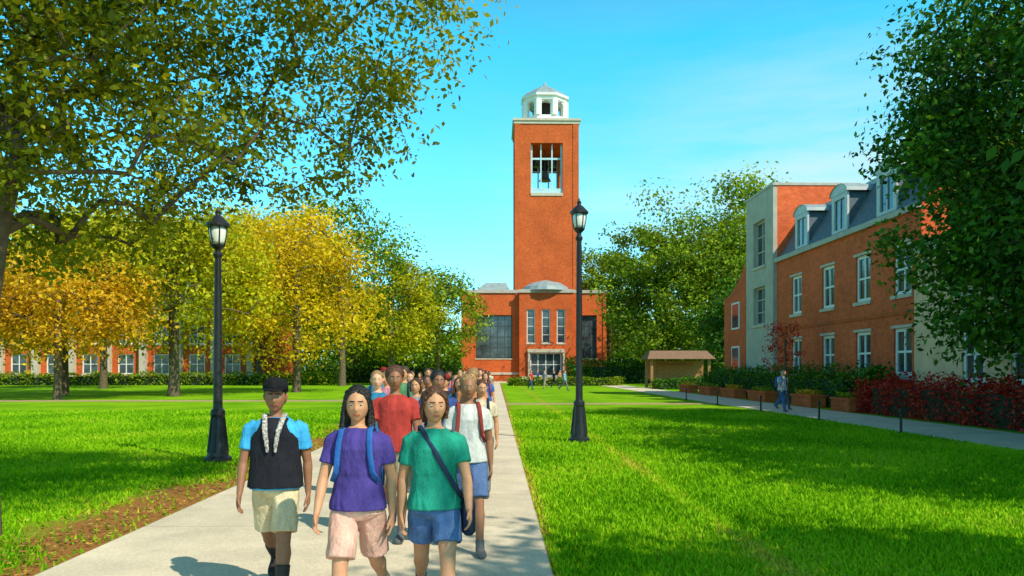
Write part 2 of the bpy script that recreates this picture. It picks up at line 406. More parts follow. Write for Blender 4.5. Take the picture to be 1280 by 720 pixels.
T=np.concatenate([ell(240,(0,0,8.4),(5.2,5.4,6.4),rng,.55,-.95),ell(60,(-1.8,-1,4.6),(2.9,3,2.5),rng,.4),ell(50,(-1.6,1,9),(3.4,3.2,3),rng,.4)])
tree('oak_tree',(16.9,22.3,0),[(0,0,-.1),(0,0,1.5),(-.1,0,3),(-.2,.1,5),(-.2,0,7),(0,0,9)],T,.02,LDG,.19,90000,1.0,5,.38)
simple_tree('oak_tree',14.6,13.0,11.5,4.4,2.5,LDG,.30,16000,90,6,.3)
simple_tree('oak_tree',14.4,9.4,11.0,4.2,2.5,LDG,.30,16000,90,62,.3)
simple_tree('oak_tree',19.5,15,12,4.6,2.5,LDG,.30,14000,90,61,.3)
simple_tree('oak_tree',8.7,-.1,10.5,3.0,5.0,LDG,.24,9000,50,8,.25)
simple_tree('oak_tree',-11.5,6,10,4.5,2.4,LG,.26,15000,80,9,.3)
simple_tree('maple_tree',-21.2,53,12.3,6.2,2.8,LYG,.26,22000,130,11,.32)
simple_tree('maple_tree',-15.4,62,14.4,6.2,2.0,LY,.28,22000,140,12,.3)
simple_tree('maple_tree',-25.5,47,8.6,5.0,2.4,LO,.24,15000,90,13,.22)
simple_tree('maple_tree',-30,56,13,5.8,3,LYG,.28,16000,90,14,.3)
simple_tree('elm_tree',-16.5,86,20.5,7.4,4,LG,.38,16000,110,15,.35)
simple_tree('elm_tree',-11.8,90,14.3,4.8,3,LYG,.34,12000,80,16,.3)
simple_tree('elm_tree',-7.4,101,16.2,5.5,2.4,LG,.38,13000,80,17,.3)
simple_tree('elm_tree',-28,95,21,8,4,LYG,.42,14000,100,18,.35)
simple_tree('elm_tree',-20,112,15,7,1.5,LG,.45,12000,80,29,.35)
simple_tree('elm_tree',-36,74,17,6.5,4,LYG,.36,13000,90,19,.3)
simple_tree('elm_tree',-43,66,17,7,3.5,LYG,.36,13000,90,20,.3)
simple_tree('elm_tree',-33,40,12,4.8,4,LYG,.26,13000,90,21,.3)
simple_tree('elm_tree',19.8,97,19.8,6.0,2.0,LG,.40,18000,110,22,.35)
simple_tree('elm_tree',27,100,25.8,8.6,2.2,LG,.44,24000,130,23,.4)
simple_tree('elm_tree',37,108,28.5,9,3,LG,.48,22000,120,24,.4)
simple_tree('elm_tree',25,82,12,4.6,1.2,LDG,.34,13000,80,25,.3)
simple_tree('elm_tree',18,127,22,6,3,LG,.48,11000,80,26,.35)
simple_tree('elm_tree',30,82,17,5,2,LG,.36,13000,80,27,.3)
simple_tree('japanese_maple_tree',14.95,41,4.4,1.2,1.6,LR,.12,900,30,28,.07)
rng=np.random.default_rng(40); N=60000
X=rng.random(N)*420-210; Y=165+rng.random(N)*30; hh=13+3*np.sin(X*.11)+2.5*np.sin(X*.31+1)+1.5*np.sin(X*.9)
Z=rng.random(N)**.9*hh
cloud('distant_trees',leaves(np.stack([X,Y,Z],1),1.5,rng),4,np.clip(.35+rng.normal(size=N)*.18+.15*np.sin(X*.2),0,1),LG)
def hedge(name,x0,x1,y0,y1,h,mat,n,ls=.12,seed=1):
    rng=np.random.default_rng(seed)
    root=empty(name,((x0+x1)/2,(y0+y1)/2,0)); a=(x1-x0)/2;b=(y1-y0)/2
    core=MB(); core.box(-a*.86,a*.86,-b*.86,b*.86,0,h*.80,M('hedge_core',(.015,.03,.01),.95,.4,3,.5)); core.obj('dark_core',root)  # plain dark box filling the hedge behind its leaves
    P=rng.random((n,3))*2-1; ax_=rng.integers(0,5,n)
    P[ax_==0,0]=-1;P[ax_==1,0]=1;P[ax_==2,1]=-1;P[ax_==3,1]=1;P[ax_==4,2]=1
    hv=1+.14*np.sin(P[:,0]*a*1.3+P[:,1]*b*1.9+seed)+.08*np.sin(P[:,1]*b*5+P[:,0]*a*4)
    bumpv=1+.06*np.sin(P[:,0]*a*2.3+P[:,1]*b*2.9)+.05*rng.normal(size=n)
    C=np.stack([P[:,0]*a*bumpv,P[:,1]*b*bumpv,(P[:,2]+1)/2*h*bumpv*hv],1); C[:,2]=np.maximum(C[:,2],.05)
    cloud('foliage',leaves(C,ls,rng,None,.5),4,np.clip(.42+rng.normal(size=n)*.2,0,1),mat,root); return root
hedge('hedge',15.3,16.5,33.5,58,1.55,LDG,16000,.16,1)
hedge('red_shrub_hedge',14.7,16.2,20,32,1.25,LR,10000,.13,2)
hedge('hedge',10,27,99,101,2.6,LDG,9000,.3,4)
hedge('hedge',-24,-5.5,106,108,2.4,LDG,8000,.3,5)
hedge('hedge',2,13,86,87.2,.8,LG,5000,.2,6)
hedge('hedge',-60,-20,90,92,1.2,LG,9000,.3,7)  # added leafy strip standing in for dark shadow and bushes
hedge('hedge',14.2,21,70.2,71.4,.9,LDG,3000,.2,8)

# ------------------------------------------------------------ bell tower
tw=empty('bell_tower',(7.8,127,0)); b=MB()
cx=7.75; hw=4.9; y0=122; y1=131.8; zt=39.3
ow=2.45
b.box(cx-hw,cx+hw,y0,y1,0,28.3,BRICK)
for sx in (-1,1):
    for (ya,yb) in ((y0,y0+2.4),(y1-2.4,y1)):
        xa,xb=sorted((cx+sx*hw,cx+sx*ow)); b.box(xa,xb,ya,yb,28.3,36.4,BRICK)
b.box(cx-hw,cx+hw,y0,y1,36.4,zt,BRICK)
b.box(cx-hw-.14,cx+hw+.14,y0-.14,y1+.14,zt+.002,zt+.45,STONE)
b.box(cx-hw-.3,cx+hw+.3,y0-.3,y1+.3,zt+.452,zt+.8,STONE)
BLUEW=M('pale_blue_frame',(.42,.60,.64),.5,.12,1,.05)
for yy in (y0+.7,y1-.9):
    for x in (cx-.95,cx+.75): b.box(x,x+.2,yy,yy+.22,28.3,36.4,BLUEW)
    b.box(cx-ow,cx-ow+.3,yy+.01,yy+.21,28.3,36.4,BLUEW); b.box(cx+ow-.3,cx+ow,yy+.01,yy+.21,28.3,36.4,BLUEW)
    b.box(cx-ow+.3,cx+ow-.3,yy+.03,yy+.19,34.0,34.3,BLUEW)
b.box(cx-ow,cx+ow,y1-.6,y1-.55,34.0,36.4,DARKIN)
b.box(cx-ow,cx+ow,y0-.12,y0+.5,28.3,28.75,STONE)
b.box(cx-ow,cx+ow,y0+.3,y0+.5,28.75,29.5,BLUEW)
BRONZE=M('bell_bronze',(.10,.09,.06),.45,.2,4,.05,metal=.6)
for i,(bx,bz,s) in enumerate(((-1.1,34.6,1),(1.1,34.6,.95),(0,32.4,1.3))):
    prof=[(.75*s,0),(.66*s,.15*s),(.48*s,.5*s),(.4*s,.9*s),(.3*s,1.15*s),(.05,1.3*s)]
    b.lathe(prof,BRONZE,(cx+bx,y0+4.5,bz-.8),18)
    b.box(cx+bx-.06,cx+bx+.06,y0+4.4,y0+4.6,bz+.4*s,36.4,BLACK)
for x in (cx-hw,cx+hw-.9): b.box(x,x+.9,y0-.09,y0-.003,0,39.29,BRICK)
z0=zt+.81
rr=3.55; cy=127
b.lathe([(rr+.35,0),(rr+.35,.45),(rr+.1,.46),(rr+.1,1.15)],WHITE,(cx,cy,z0),8,math.pi/8)
for k in range(8):
    a=math.pi/8+k*math.pi/4; px_,py_=cx+math.cos(a)*(rr-.25),cy+math.sin(a)*(rr-.25)
    b.lathe([(.62,1.15),(.62,3.6)],WHITE,(px_,py_,z0),8,a)
    a2=a+math.pi/8; ap=(rr-.1)*math.cos(math.pi/8); U=Vector((-math.sin(a2),math.cos(a2),0)); Nn=Vector((math.cos(a2),math.sin(a2),0))
    FF=Frame((cx+Nn.x*ap,cy+Nn.y*ap,z0),U,Nn)
    w_=.95
    for i in range(8):
        t0=math.pi*i/8; t1=math.pi*(i+1)/8
        p=[FF.P(math.cos(t0)*w_,0,2.6+math.sin(t0)*w_*.9),FF.P(math.cos(t1)*w_,0,2.6+math.sin(t1)*w_*.9),FF.P(math.cos(t1)*w_,0,3.62),FF.P(math.cos(t0)*w_,0,3.62)]
        b.face(p,WHITE)
b.lathe([(rr+.1,3.6),(rr+.15,4.1),(rr+.45,4.15),(rr+.45,4.5)],WHITE,(cx,cy,z0),8,math.pi/8)
b.lathe([(rr+.35,4.5),(rr-.3,5.1),(1.4,6.2),(.4,6.7),(.2,7.0),(.05,7.4)],ZINC,(cx,cy,z0),8,math.pi/8)
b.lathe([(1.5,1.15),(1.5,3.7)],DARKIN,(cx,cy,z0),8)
b.obj('tower_shaft_and_cupola',tw,loc=(-7.8,-127,0))
bh=empty('brick_hall',(5.6,124,0)); b=MB()
xl,xr=-5.1,16.3; yF=118; H=13.4
Fh=Frame((0,yF,0),(1,0,0),(0,-1,0))
big=(-3.0,2.4,3.4,9.8)
cw=[(4.5,5.7,5.6,10.6),(6.7,7.9,5.6,10.6),(8.9,10.1,5.6,10.6)]
doors=[(5.0,9.6,.75,4.2)]
rw=[(12.3,14.9,3.4,9.8)]
b.wall(Fh,xl,3.4,0,H,[big],BRICK,.7); b.wall(Fh,11.3,xr,0,H,rw,BRICK,.7)
Fc=Frame((0,yF-1.2,0),(1,0,0),(0,-1,0))
b.wall(Fc,3.4,11.3,0,H-.1,cw+doors,BRICK,.5)
b.box(3.4,3.401,yF-1.2,yF,0,H-.1,BRICK); b.box(11.299,11.3,yF-1.2,yF,0,H-.1,BRICK)
for x in (xl,xr): b.face([(x,yF,0),(x,yF+18,0),(x,yF+18,H),(x,yF,H)],BRICK)
b.face([(xl,yF+18,0),(xr,yF+18,0),(xr,yF+18,H),(xl,yF+18,H)],BRICK)
b.face([(xl,yF,H-.3),(xr,yF,H-.3),(xr,yF+18,H-.3),(xl,yF+18,H-.3)],GREYROOF)
DFR=M('dark_bronze_frame',(.06,.05,.04),.5,.2,4,.05)
b.window(Fh,big,4,3,DFR,.6,.14,True); b.window(Fh,rw[0],2,3,DFR,.6,.14,True)
for c in cw: b.window(Fc,c,0,3,WHITE,.3,.12,True)
b.window(Fc,doors[0],3,1,WHITE,.4,.16,False)
b.fbox(Fc,4.6,10.0,.003,.5,4.25,4.75,STONE)
for x in (4.65,9.75): b.fbox(Fc,x-.0,x+.3,.05,.4,.1,4.25,STONE)
b.fbox(Fh,xl-.15,3.39,.003,.2,H-.35,H+.1,CONC); b.fbox(Fh,11.31,xr+.15,.003,.2,H-.35,H+.1,CONC); b.fbox(Fc,3.3,11.4,.003,.2,H-.4,H+.1,CONC)
b.fbox(Fh,xl,3.39,.003,.12,1.0,1.35,STONE); b.fbox(Fh,11.31,xr,.003,.12,1.0,1.35,STONE)
for x in (xl,2.9,11.32,xr-.5): b.fbox(Fh,x,x+.5,.004,.15,1.36,H-.36,BRICK)
for i in range(5): b.box(3.6-i*.1,11.1+i*.1,yF-1.5-.35*(i+1),yF-1.21-.35*i,0,.75-.15*i,STONE)
b.lathe([(3.6,0),(3.3,.6),(2.3,1.2),(.6,1.6),(.1,1.7)],ZINC,(7.4,119.2,H-.0),16)
b.hexa([(-3.5,119,H-.2),(2.3,119,H-.2),(2.3,126,H-.2),(-3.5,126,H-.2),(-1.5,121,H+1.5),(1.5,121,H+1.5),(1.5,124,H+1.5),(-1.5,124,H+1.5)],ZINC)
b.obj('hall_walls',bh,loc=(-5.6,-124,0))

# ------------------------------------------------------------ right hall (mansard)
rh=empty('brick_academic_building',(21,42,0)); b=MB()
Xw=17.0
Fw=Frame((Xw,0,0),(0,-1,0),(-1,0,0))
def hY(y0,y1,z0,z1): return (-y1,-y0,z0,z1)
E=8.3
ups=[];lows=[]
for yc in (44.9,40.6,36.7,33.1): ups.append(hY(yc-.75,yc+.75,4.9,7.05)); lows.append(hY(yc-.75,yc+.75,1.5,3.5))
b.wall(Fw,-48,-31.6,0,E,ups+lows,BRICK2,.25)
for q in ups+lows: b.window(Fw,q,1,1,WHITE,.16,.15,True,lint=.12)
b.fbox(Fw,-47.99,-31.6,.003,.2,E-.1,E+.15,CONC); b.fbox(Fw,-47.99,-31.6,.003,.06,4.05,4.2,BRICK); b.fbox(Fw,-47.99,-31.6,.003,.1,.6,.8,STONE)
ms=[(Xw+.05,48,E+.15),(Xw+.05,31.6,E+.15),(Xw+1.5,31.6,E+2.6),(Xw+1.5,48,E+2.6)]
b.face(ms,GREYROOF); b.face([(Xw+1.5,48,E+2.6),(Xw+1.5,31.6,E+2.6),(Xw+11,31.6,E+2.9),(Xw+11,48,E+2.9)],GREYROOF)
b.box(Xw+1.42,Xw+1.62,31.6,48,E+2.5,E+2.75,ZINC)
for yc in (44.6,39.6,34.8):
    Fd=Frame((Xw+.25,yc,0),(0,-1,0),(-1,0,0))
    b.box(Xw+.26,Xw+2,yc-.8,yc+.8,E+.25,E+2.2,GREYROOF)
    b.fbox(Fd,-.9,-.6,.0,.1,E+.25,E+2.2,DWHITE);b.fbox(Fd,.6,.9,.0,.1,E+.25,E+2.2,DWHITE);b.fbox(Fd,-.6,.6,.0,.1,E+1.95,E+2.2,DWHITE);b.fbox(Fd,-.6,.6,.0,.1,E+.25,E+.45,DWHITE)
    b.face([Fd.P(-.6,.02,E+.45),Fd.P(.6,.02,E+.45),Fd.P(.6,.02,E+1.95),Fd.P(-.6,.02,E+1.95)],GLASS)
    b.fbox(Fd,-.04,.04,.025,.07,E+.45,E+1.95,DWHITE)
    pts=[]
    for i in range(9):
        a=math.pi*i/8; pts.append((math.cos(a)*1.05,E+2.2+math.sin(a)*.5))
    for i in range(8):
        (a0,za),(a1,zb_)=pts[i],pts[i+1]
        b.face([Fd.P(a0,.18,za),Fd.P(a1,.18,zb_),Fd.P(a1,-2,zb_),Fd.P(a0,-2,za)],ZINC)
    b.face([Fd.P(a,.12,z) for a,z in pts],DWHITE)
HB=12.9
b.face([(Xw,48,E-2),(22,48,E-2),(22,48,HB),(Xw,48,HB)],BRICK2)
b.face([(22,48,0),(22,53.2,0),(22,53.2,HB),(22,48,HB)],BRICK2); b.face([(Xw,53.2,0),(22,53.2,0),(22,53.2,HB),(Xw,53.2,HB)],BRICK2)
b.face([(Xw,48,HB),(22,48,HB),(22,53.2,HB),(Xw,53.2,HB)],GREYROOF)
Fb=Frame((Xw-.25,0,0),(0,-1,0),(-1,0,0))
tw_=[hY(49.5,51.7,8.3,11.2),hY(49.5,51.7,4.6,7.0)]
b.wall(Fb,-53.2,-48,0,HB-.1,tw_,GSTONE,.4)
for q in tw_: b.window(Fb,q,1,2,CONC,.3,.12,True)
b.face([(Xw-.25,48,0),(Xw,48,0),(Xw,48,HB-.1),(Xw-.25,48,HB-.1)],GSTONE); b.box(Xw-.3,22.1,47.95,53.3,HB+.003,HB+.16,CONC)
b.box(Xw-.25,Xw+.3,48.05,53.2,HB-.1,HB,GSTONE)
for i in range(8):
    ya=53.2+i*.75; yb=ya+.75; za=9.6-2.6*math.sin(i/8*math.pi/2); zb_=9.6-2.6*math.sin((i+1)/8*math.pi/2)
    b.face([(Xw,ya,0),(Xw,yb,0),(Xw,yb,zb_),(Xw,ya,za)],BRICK2); b.face([(Xw,ya,za),(Xw,yb,zb_),(Xw+6,yb,zb_),(Xw+6,ya,za)],ZINC)
Ff=Frame((Xw,0,0),(0,-1,0),(-1,0,0))
for z in (1.5,4.6): b.fbox(Ff,-57.2,-55.4,.004,.06,z,z+1.9,WHITE); b.face([Ff.P(-57.05,.065,z+.12),Ff.P(-55.55,.065,z+.12),Ff.P(-55.55,.065,z+1.78),Ff.P(-57.05,.065,z+1.78)],GLASS)
b.face([(Xw,59.2,0),(Xw+6,59.2,0),(Xw+6,59.2,7),(Xw,59.2,7)],BRICK2)
tn=[hY(27.0,28.3,1.3,4.3),hY(24.2,25.6,1.3,4.3),hY(20.5,22.0,1.3,4.3)]
Ft=Frame((Xw-.3,0,0),(0,-1,0),(-1,0,0))
b.wall(Ft,-31.6,-15,0,6.6,tn,TAN,.3)
for q in tn: b.window(Ft,q,1,2,WHITE,.12,.15,True,lint=.3)
b.fbox(Ft,-31.6,-15,.003,.2,6.3,6.8,STONE)
b.face([(Xw-.3,31.6,0),(Xw,31.6,0),(Xw,31.6,6.6),(Xw-.3,31.6,6.6)],TAN)
b.face([(Xw-.3,15,0),(28,15,0),(28,15,6.6),(Xw-.3,15,6.6)],TAN); b.face([(Xw-.3,15,6.6),(28,15,6.6),(28,31.6,6.6),(Xw-.3,31.6,6.6)],GREYROOF)
b.face([(Xw,31.6,6.6),(28,31.6,6.6),(28,31.6,E+2.6),(Xw+1.5,31.6,E+2.6),(Xw,31.6,E+.1)],BRICK2)
b.face([(28,15,0),(28,59,0),(28,59,7),(28,15,7)],BRICK2)
b.obj('building_walls',rh,loc=(-21,-42,0))

# ------------------------------------------------------------ left brick hall
lh=empty('brick_hall',(-50,100,0)); b=MB()
Fl=Frame((0,96,0),(1,0,0),(0,-1,0)); hs=[]
x=-66
while x<-29: hs.append((x,x+1.9,1.2,3.6)); hs.append((x,x+1.9,4.8,7.0)); x+=4.2
b.wall(Fl,-68,-27,0,8.2,hs,BRICK,.3)
for q in hs: b.window(Fl,q,1,1,WHITE,.2,.14,True)
x=-67.4
while x<-27.5: b.fbox(Fl,x,x+.75,.003,.7,0,7.6,STONE); x+=4.2
b.fbox(Fl,-68.2,-26.8,.003,1.0,7.61,8.5,STONE)
b.hexa([(-68.5,95,8.51),(-26.5,95,8.51),(-26.5,110,8.51),(-68.5,110,8.51),(-66,101,12),(-29,101,12),(-29,104,12),(-66,104,12)],GREYROOF)
b.face([(-27,96,0),(-27,110,0),(-27,110,8.2),(-27,96,8.2)],BRICK)
b.obj('hall_walls',lh,loc=(50,-100,0))

# ------------------------------------------------------------ street lamps
GLOBE=M('frosted_glass_globe',(.82,.82,.78),.25,.05,3,0)
def lamp(x,y,H):
    r_=empty('street_lamp',(x,y,0)); b=MB(); s=H/5.85
    b.lathe([(.25,0),(.25,.10),(.2,.13),(.19,.22),(.15,.5),(.12,.85),(.135,.9),(.135,.97),(.09,1.02),(.085,1.1),(.072,3.0),(.058,4.80*s),(.075,4.82*s),(.09,4.88*s),(.055,4.94*s),(.055,4.99*s),(.12,5.06*s),(.14,5.10*s)],BLACK,n=20)
    for k in range(8):
        a=k*math.pi/4; b.tube([(math.cos(a)*.19,math.sin(a)*.19,.2),(math.cos(a)*.122,math.sin(a)*.122,.86)],[.022,.016],BLACK,6)
        b.tube([(math.cos(a)*.074,math.sin(a)*.074,1.1),(math.cos(a)*.056,math.sin(a)*.056,4.7*s)],[.012,.008],BLACK,5)
    z=5.11*s; q=.88
    for k in range(6):
        a=k*math.pi/3; b.tube([(math.cos(a)*.125,math.sin(a)*.125,z-.02),(math.cos(a)*.165,math.sin(a)*.165,z+.25*q),(math.cos(a)*.175,math.sin(a)*.175,z+.4*q)],[.012]*3,BLACK,6)
    b.lathe([(.185,z+.38*q),(.225,z+.40*q),(.225,z+.44*q),(.175,z+.5*q),(.11,z+.58*q),(.05,z+.63*q),(.045,z+.67*q),(.058,z+.70*q),(.035,z+.74*q),(.010,z+.82*q)],BLACK,n=20)
    b.obj('post',r_)
    g=MB(); g.lathe([(.10,z),(.13,z+.08*q),(.152,z+.2*q),(.158,z+.3*q),(.15,z+.385*q)],GLOBE,n=20); g.obj('globe',r_,smooth=True)
lamp(2.0,19.2,5.9); lamp(-5.25,15.2,4.7)

# ------------------------------------------------------------ kiosk, planters, bollards
k=empty('wooden_shelter',(17.3,76,0)); b=MB()
for x in (-2.7,2.7):
    for y in (-1.3,1.3): b.box(x-.12,x+.12,y-.12,y+.12,0,2.75,WOOD)
b.box(-2.6,2.6,1.2,1.28,.9,2.6,WOOD); b.box(-2.5,2.5,.4,.8,.4,.48,WOOD); b.box(-2.4,-2.3,.45,.75,0,.4,WOOD); b.box(2.3,2.4,.45,.75,0,.4,WOOD)
b.hexa([(-3.2,-1.9,2.75),(3.2,-1.9,2.75),(3.2,1.9,2.75),(-3.2,1.9,2.75),(-2.7,-.5,3.55),(2.7,-.5,3.55),(2.7,.5,3.55),(-2.7,.5,3.55)],M('shingle_roof',(.22,.12,.07),.9,.3,6,.4))
b.box(-1.6,1.6,1.1,1.19,1.2,2.2,WOOD); b.obj('shelter_frame',k)
def planter(x,y,L,seed):
    p=empty('brick_planter',(x,y,0)); b=MB()
    b.box(-.35,.35,-L/2,L/2,0,.5,BRICK); b.box(-.40,-.25,-L/2-.05,L/2+.05,.502,.58,BRICK2); b.box(.25,.40,-L/2-.05,L/2+.05,.502,.58,BRICK2)
    b.box(-.25,.25,-L/2-.05,-L/2+.1,.502,.58,BRICK2); b.box(-.25,.25,L/2-.1,L/2+.05,.502,.58,BRICK2); b.obj('planter_wall',p)
    rng=np.random.default_rng(seed); n=260; C=np.stack([rng.uniform(-.22,.22,n),rng.uniform(-L/2+.12,L/2-.12,n),.55+rng.random(n)*.25],1)
    cloud('plants',leaves(C,.1,rng),4,rng.random(n),LO if seed%2 else LG,p)
for i,(y,L) in enumerate(((33.2,1.8),(37.5,2.4),(44,3),(49.5,3),(55,3),(61,3))): planter(14.75,y,L,i+50)
for y in (21.5,27,33,39.5,46):
    p=empty('bollard',(11.0,y,0)); b=MB(); b.lathe([(.07,0),(.07,.04),(.035,.07),(.032,.55),(.05,.58),(.05,.63),(.025,.68),(.005,.70)],BLACK,n=14); b.obj('bollard_post',p)

# ------------------------------------------------------------ people
def headmesh(mats):
    b=MB(); nu,nv=48,38
    def pt(lon,sz):
        rho=max(0,(1-abs(sz)**2.5))**.5
        z=.116*sz; t_=max(0,-sz)
        a=.0745*(1-.34*t_**1.6)*(1+.02*sz); sx=math.sin(lon)*rho; sy=-math.cos(lon)*rho
        x=a*sx
        if sy<0: y=sy*.092*(1-.04*t_)
        else: y=sy*.100*(1-.42*t_**.9)
        if sy<0:
            g=lambda c,w:math.exp(-((c)/w)**2)
            y-=.019*g(x,.0105)*(g(z+.024,.014)+.45*g(z+.004,.020))
            y+=.010*g(abs(x)-.031,.016)*g(z-.010,.012)
            y-=.003*g(z-.030,.010)*g(x,.05)
            y-=.007*g(x,.022)*g(z+.056,.009)
            y+=.003*g(x,.02)*g(z+.072,.007)
            y-=.006*g(x,.02)*g(z+.096,.015)
            y+=.003*g(abs(x)-.045,.018)*g(z+.045,.02)
        return (x,y,z)
    pts=[]
    for j in range(nv+1):
        sz=-math.cos(math.pi*j/nv)
        for i in range(nu): pts.append(pt(2*math.pi*i/nu-math.pi,sz))
    b.v=pts
    for m_ in mats: b.mi(m_)
    for j in range(nv):
        for i in range(nu):
            i2=(i+1)%nu; f=(j*nu+i,j*nu+i2,(j+1)*nu+i2,(j+1)*nu+i)
            c=[sum(pts[q][k] for q in f)/4 for k in range(3)]
            mi=0
            if c[1]<0 and abs(c[0])<.024 and abs(c[2]+.057)<.0085: mi=1
            if c[1]<0 and .014<abs(c[0])<.046 and abs(c[2]-.031)<.004: mi=2
            b.f.append(f); b.m.append(mi)
    return b
EYEW=M('eye_white',(.5,.47,.43),.3,.02,5,0); EYED=M('eye_iris',(.02,.012,.01),.3,.1,5,0)
TEX={}
def tex(s):
    if s not in TEX:
        x=bpy.data.textures.new('cloth_%g'%s,'CLOUDS'); x.noise_scale=s; x.noise_depth=3; TEX[s]=x
    return TEX[s]
def finish(o,vox,disp=0,dscale=.08,sm=3):
    m=o.modifiers.new('r','REMESH'); m.mode='VOXEL'; m.voxel_size=vox; m.use_smooth_shade=True
    if sm: s=o.modifiers.new('s','SMOOTH'); s.iterations=sm; s.factor=.5
    if disp:
        d=o.modifiers.new('d','DISPLACE'); d.texture=tex(dscale); d.strength=disp; d.mid_level=.5; d.texture_coords='LOCAL'
def cloth(name,col):
    if name in _mc: return _mc[name]
    m,t,p,o=nt(name); tc=t.nodes.new('ShaderNodeTexCoord')
    mp=t.nodes.new('ShaderNodeMapping'); mp.inputs['Scale'].default_value=(9,9,3.2); mp.inputs['Rotation'].default_value=(.3,.35,.2); t.links.new(tc.outputs['Object'],mp.inputs[0])
    n=noise(t,1.2,4,.55,mp.outputs[0]); n2=noise(t,90,3,.6,tc.outputs['Object'])
    r=ramp(t,[(.3,tuple(c*.75 for c in col)),(.7,tuple(min(1,c*1.2) for c in col))]); t.links.new(n.outputs[0],r.inputs[0])
    r2=ramp(t,[(.3,(.8,)*3),(.7,(1.1,)*3)]); t.links.new(n2.outputs[0],r2.inputs[0])
    x=mixc(t,1.0,r.outputs[0],r2.outputs[0],'MULTIPLY'); t.links.new(x,p.inputs['Base Color'])
    p.inputs['Roughness'].default_value=.9; p.inputs['Specular IOR Level'].default_value=.15
    bump(t,p,n.outputs[0],.9,.035); _mc[name]=m; return m
HAIRS={'black':(.014,.011,.009),'brown':(.06,.03,.015),'blond':(.30,.17,.07),'auburn':(.09,.035,.015)}
SKINS={'light':(.70,.38,.24),'tan':(.58,.27,.14),'brown':(.30,.13,.065),'dark':(.11,.05,.03)}
def person(x,y,H,yaw=0,sex='m',skin='light',hair='brown',style='short',shirt=(.5,.5,.5),bottom=(.3,.25,.2),btype='shorts',phase=1,
           vox=.009,vest=None,straps=None,cap=None,lanyard=None,sleeve=.62,shoes=(.1,.1,.1),stride=.38,arm=(.3,-.25),bend=(.35,.3),sock=None,tilt=0.0,fat=1.0,turn=0,bag=None,hs=1.03,name='walking_student'):
    k=H/1.70
    SK=skinmat('skin_'+skin,SKINS[skin]); HR=M('hair_'+hair,HAIRS[hair],.5,.7,60,.8,.012)
    hi=vox<.008
    legs={}
    a1=stride*phase
    for s,a,bd in ((-1,a1,.12 if a1>0 else .55),(1,-a1,.55 if a1>0 else .12)):
        hip=Vector((s*.088,0,.90)); th=Vector((0,-math.sin(a),-math.cos(a))); kn=hip+th*.42
        sa=a-bd; sh=Vector((0,-math.sin(sa),-math.cos(sa))); an=kn+sh*.41
        legs[s]=(hip,kn,an,sa)
    low=min(l[2].z-(.055 if l[3]<-.3 else 0) for l in legs.values()); dz=.085-low
    D=Vector((0,0,dz))
    root=empty(name,(x,y,.036 if -3.85<x<.48 or 11.3<x<14.1 else 0),yaw,k)
    z0=dz
    fem=sex=='f'
    S=[(.84,.13,.10),(.92,.166 if fem else .158,.114),(1.0,.146 if fem else .146,.100),(1.08,.122 if fem else .138,.090),(1.18,.134 if fem else .152,.101),(1.28,.150 if fem else .172,.118 if fem else .112),(1.36,.150 if fem else .170,.096),(1.41,.105,.076),(1.445,.060,.056)]
    body=MB()
    body.loft([(Vector((0,.0,z+z0)),Vector((w_*fat,0,0)),Vector((0,d_*fat,0))) for z,w_,d_ in S],SK,20,2.3)
    body.tube([(0,.012,1.40+z0),(0,.006,1.47+z0),(0,.0,1.52+z0)],[.060,.050,.050],SK,14)
    arms={}
    sw=(.160 if fem else .182)*fat
    for s in (-1,1):
        hip,kn,an,sa=legs[s]; hip=hip+D;kn=kn+D;an=an+D
        mid=hip.lerp(kn,.5); calf=kn.lerp(an,.3)+Vector((0,.012,0))
        body.tube([hip+Vector((0,0,.04)),hip.lerp(kn,.15),mid,hip.lerp(kn,.85),kn,kn.lerp(an,.12),calf,kn.lerp(an,.65),an],[.08*fat,.084*fat,.074*fat,.056*fat,.053*fat,.050*fat,.057*fat,.043,.034],SK,14)
        legs[s]=(hip,kn,an,sa)
        ang=arm[0] if s<0 else arm[1]; bd=bend[0] if s<0 else bend[1]
        ab=.20 if fem else .17
        shd=Vector((s*sw,0,1.360+z0)); ud=Vector((s*math.sin(ab),-math.sin(ang)*math.cos(ab),-math.cos(ang)*math.cos(ab)))
        el=shd+ud*.29; a2=ang+bd; fd=Vector((s*.03,-math.sin(a2),-math.cos(a2))).normalized(); wr=el+fd*.25
        body.tube([shd+Vector((-s*.03,0,.01)),shd+ud*.03,shd.lerp(el,.45),shd.lerp(el,.85),el,el.lerp(wr,.2),el.lerp(wr,.6),wr],[.048,.052,.045,.038,.036,.039,.032,.0235],SK,12)
        fw=Vector((0,-math.cos(a2),math.sin(a2)))
        inn=fd.cross(fw).normalized()
        if inn.x*s>0: inn=-inn
        body.loft([(wr-fd*.01,fw*.022,inn*.019),(wr+fd*.03,fw*.034,inn*.017),(wr+fd*.065,fw*.041,inn*.015),(wr+fd*.092,fw*.040,inn*.012)],SK,12,2.6)
        if vox<.012:
            for fi,(o_,L) in enumerate(((.031,.072),(.0105,.082),(-.0105,.076),(-.030,.060))):
                p0=wr+fd*.085+fw*o_; cu=.25+.08*fi; pts=[p0]; dcur=fd
                for seg in (.42,.32,.26):
                    dcur=(dcur+inn*math.tan(cu)).normalized(); pts.append(pts[-1]+dcur*L*seg)
                body.tube(pts,[.0098,.0092,.0085,.0068],SK,8)
            pb=wr+fd*.025+fw*.028; td=(fd*.75+fw*.6+inn*.25).normalized(); td2=(fd*.95+fw*.2+inn*.3).normalized()
            body.tube([pb,pb+td*.04,pb+td*.04+td2*.03,pb+td*.04+td2*.052],[.014,.0115,.010,.0075],SK,8)
        arms[s]=(shd,el,wr,ud)
        fp=0 if sa>-.3 else .45
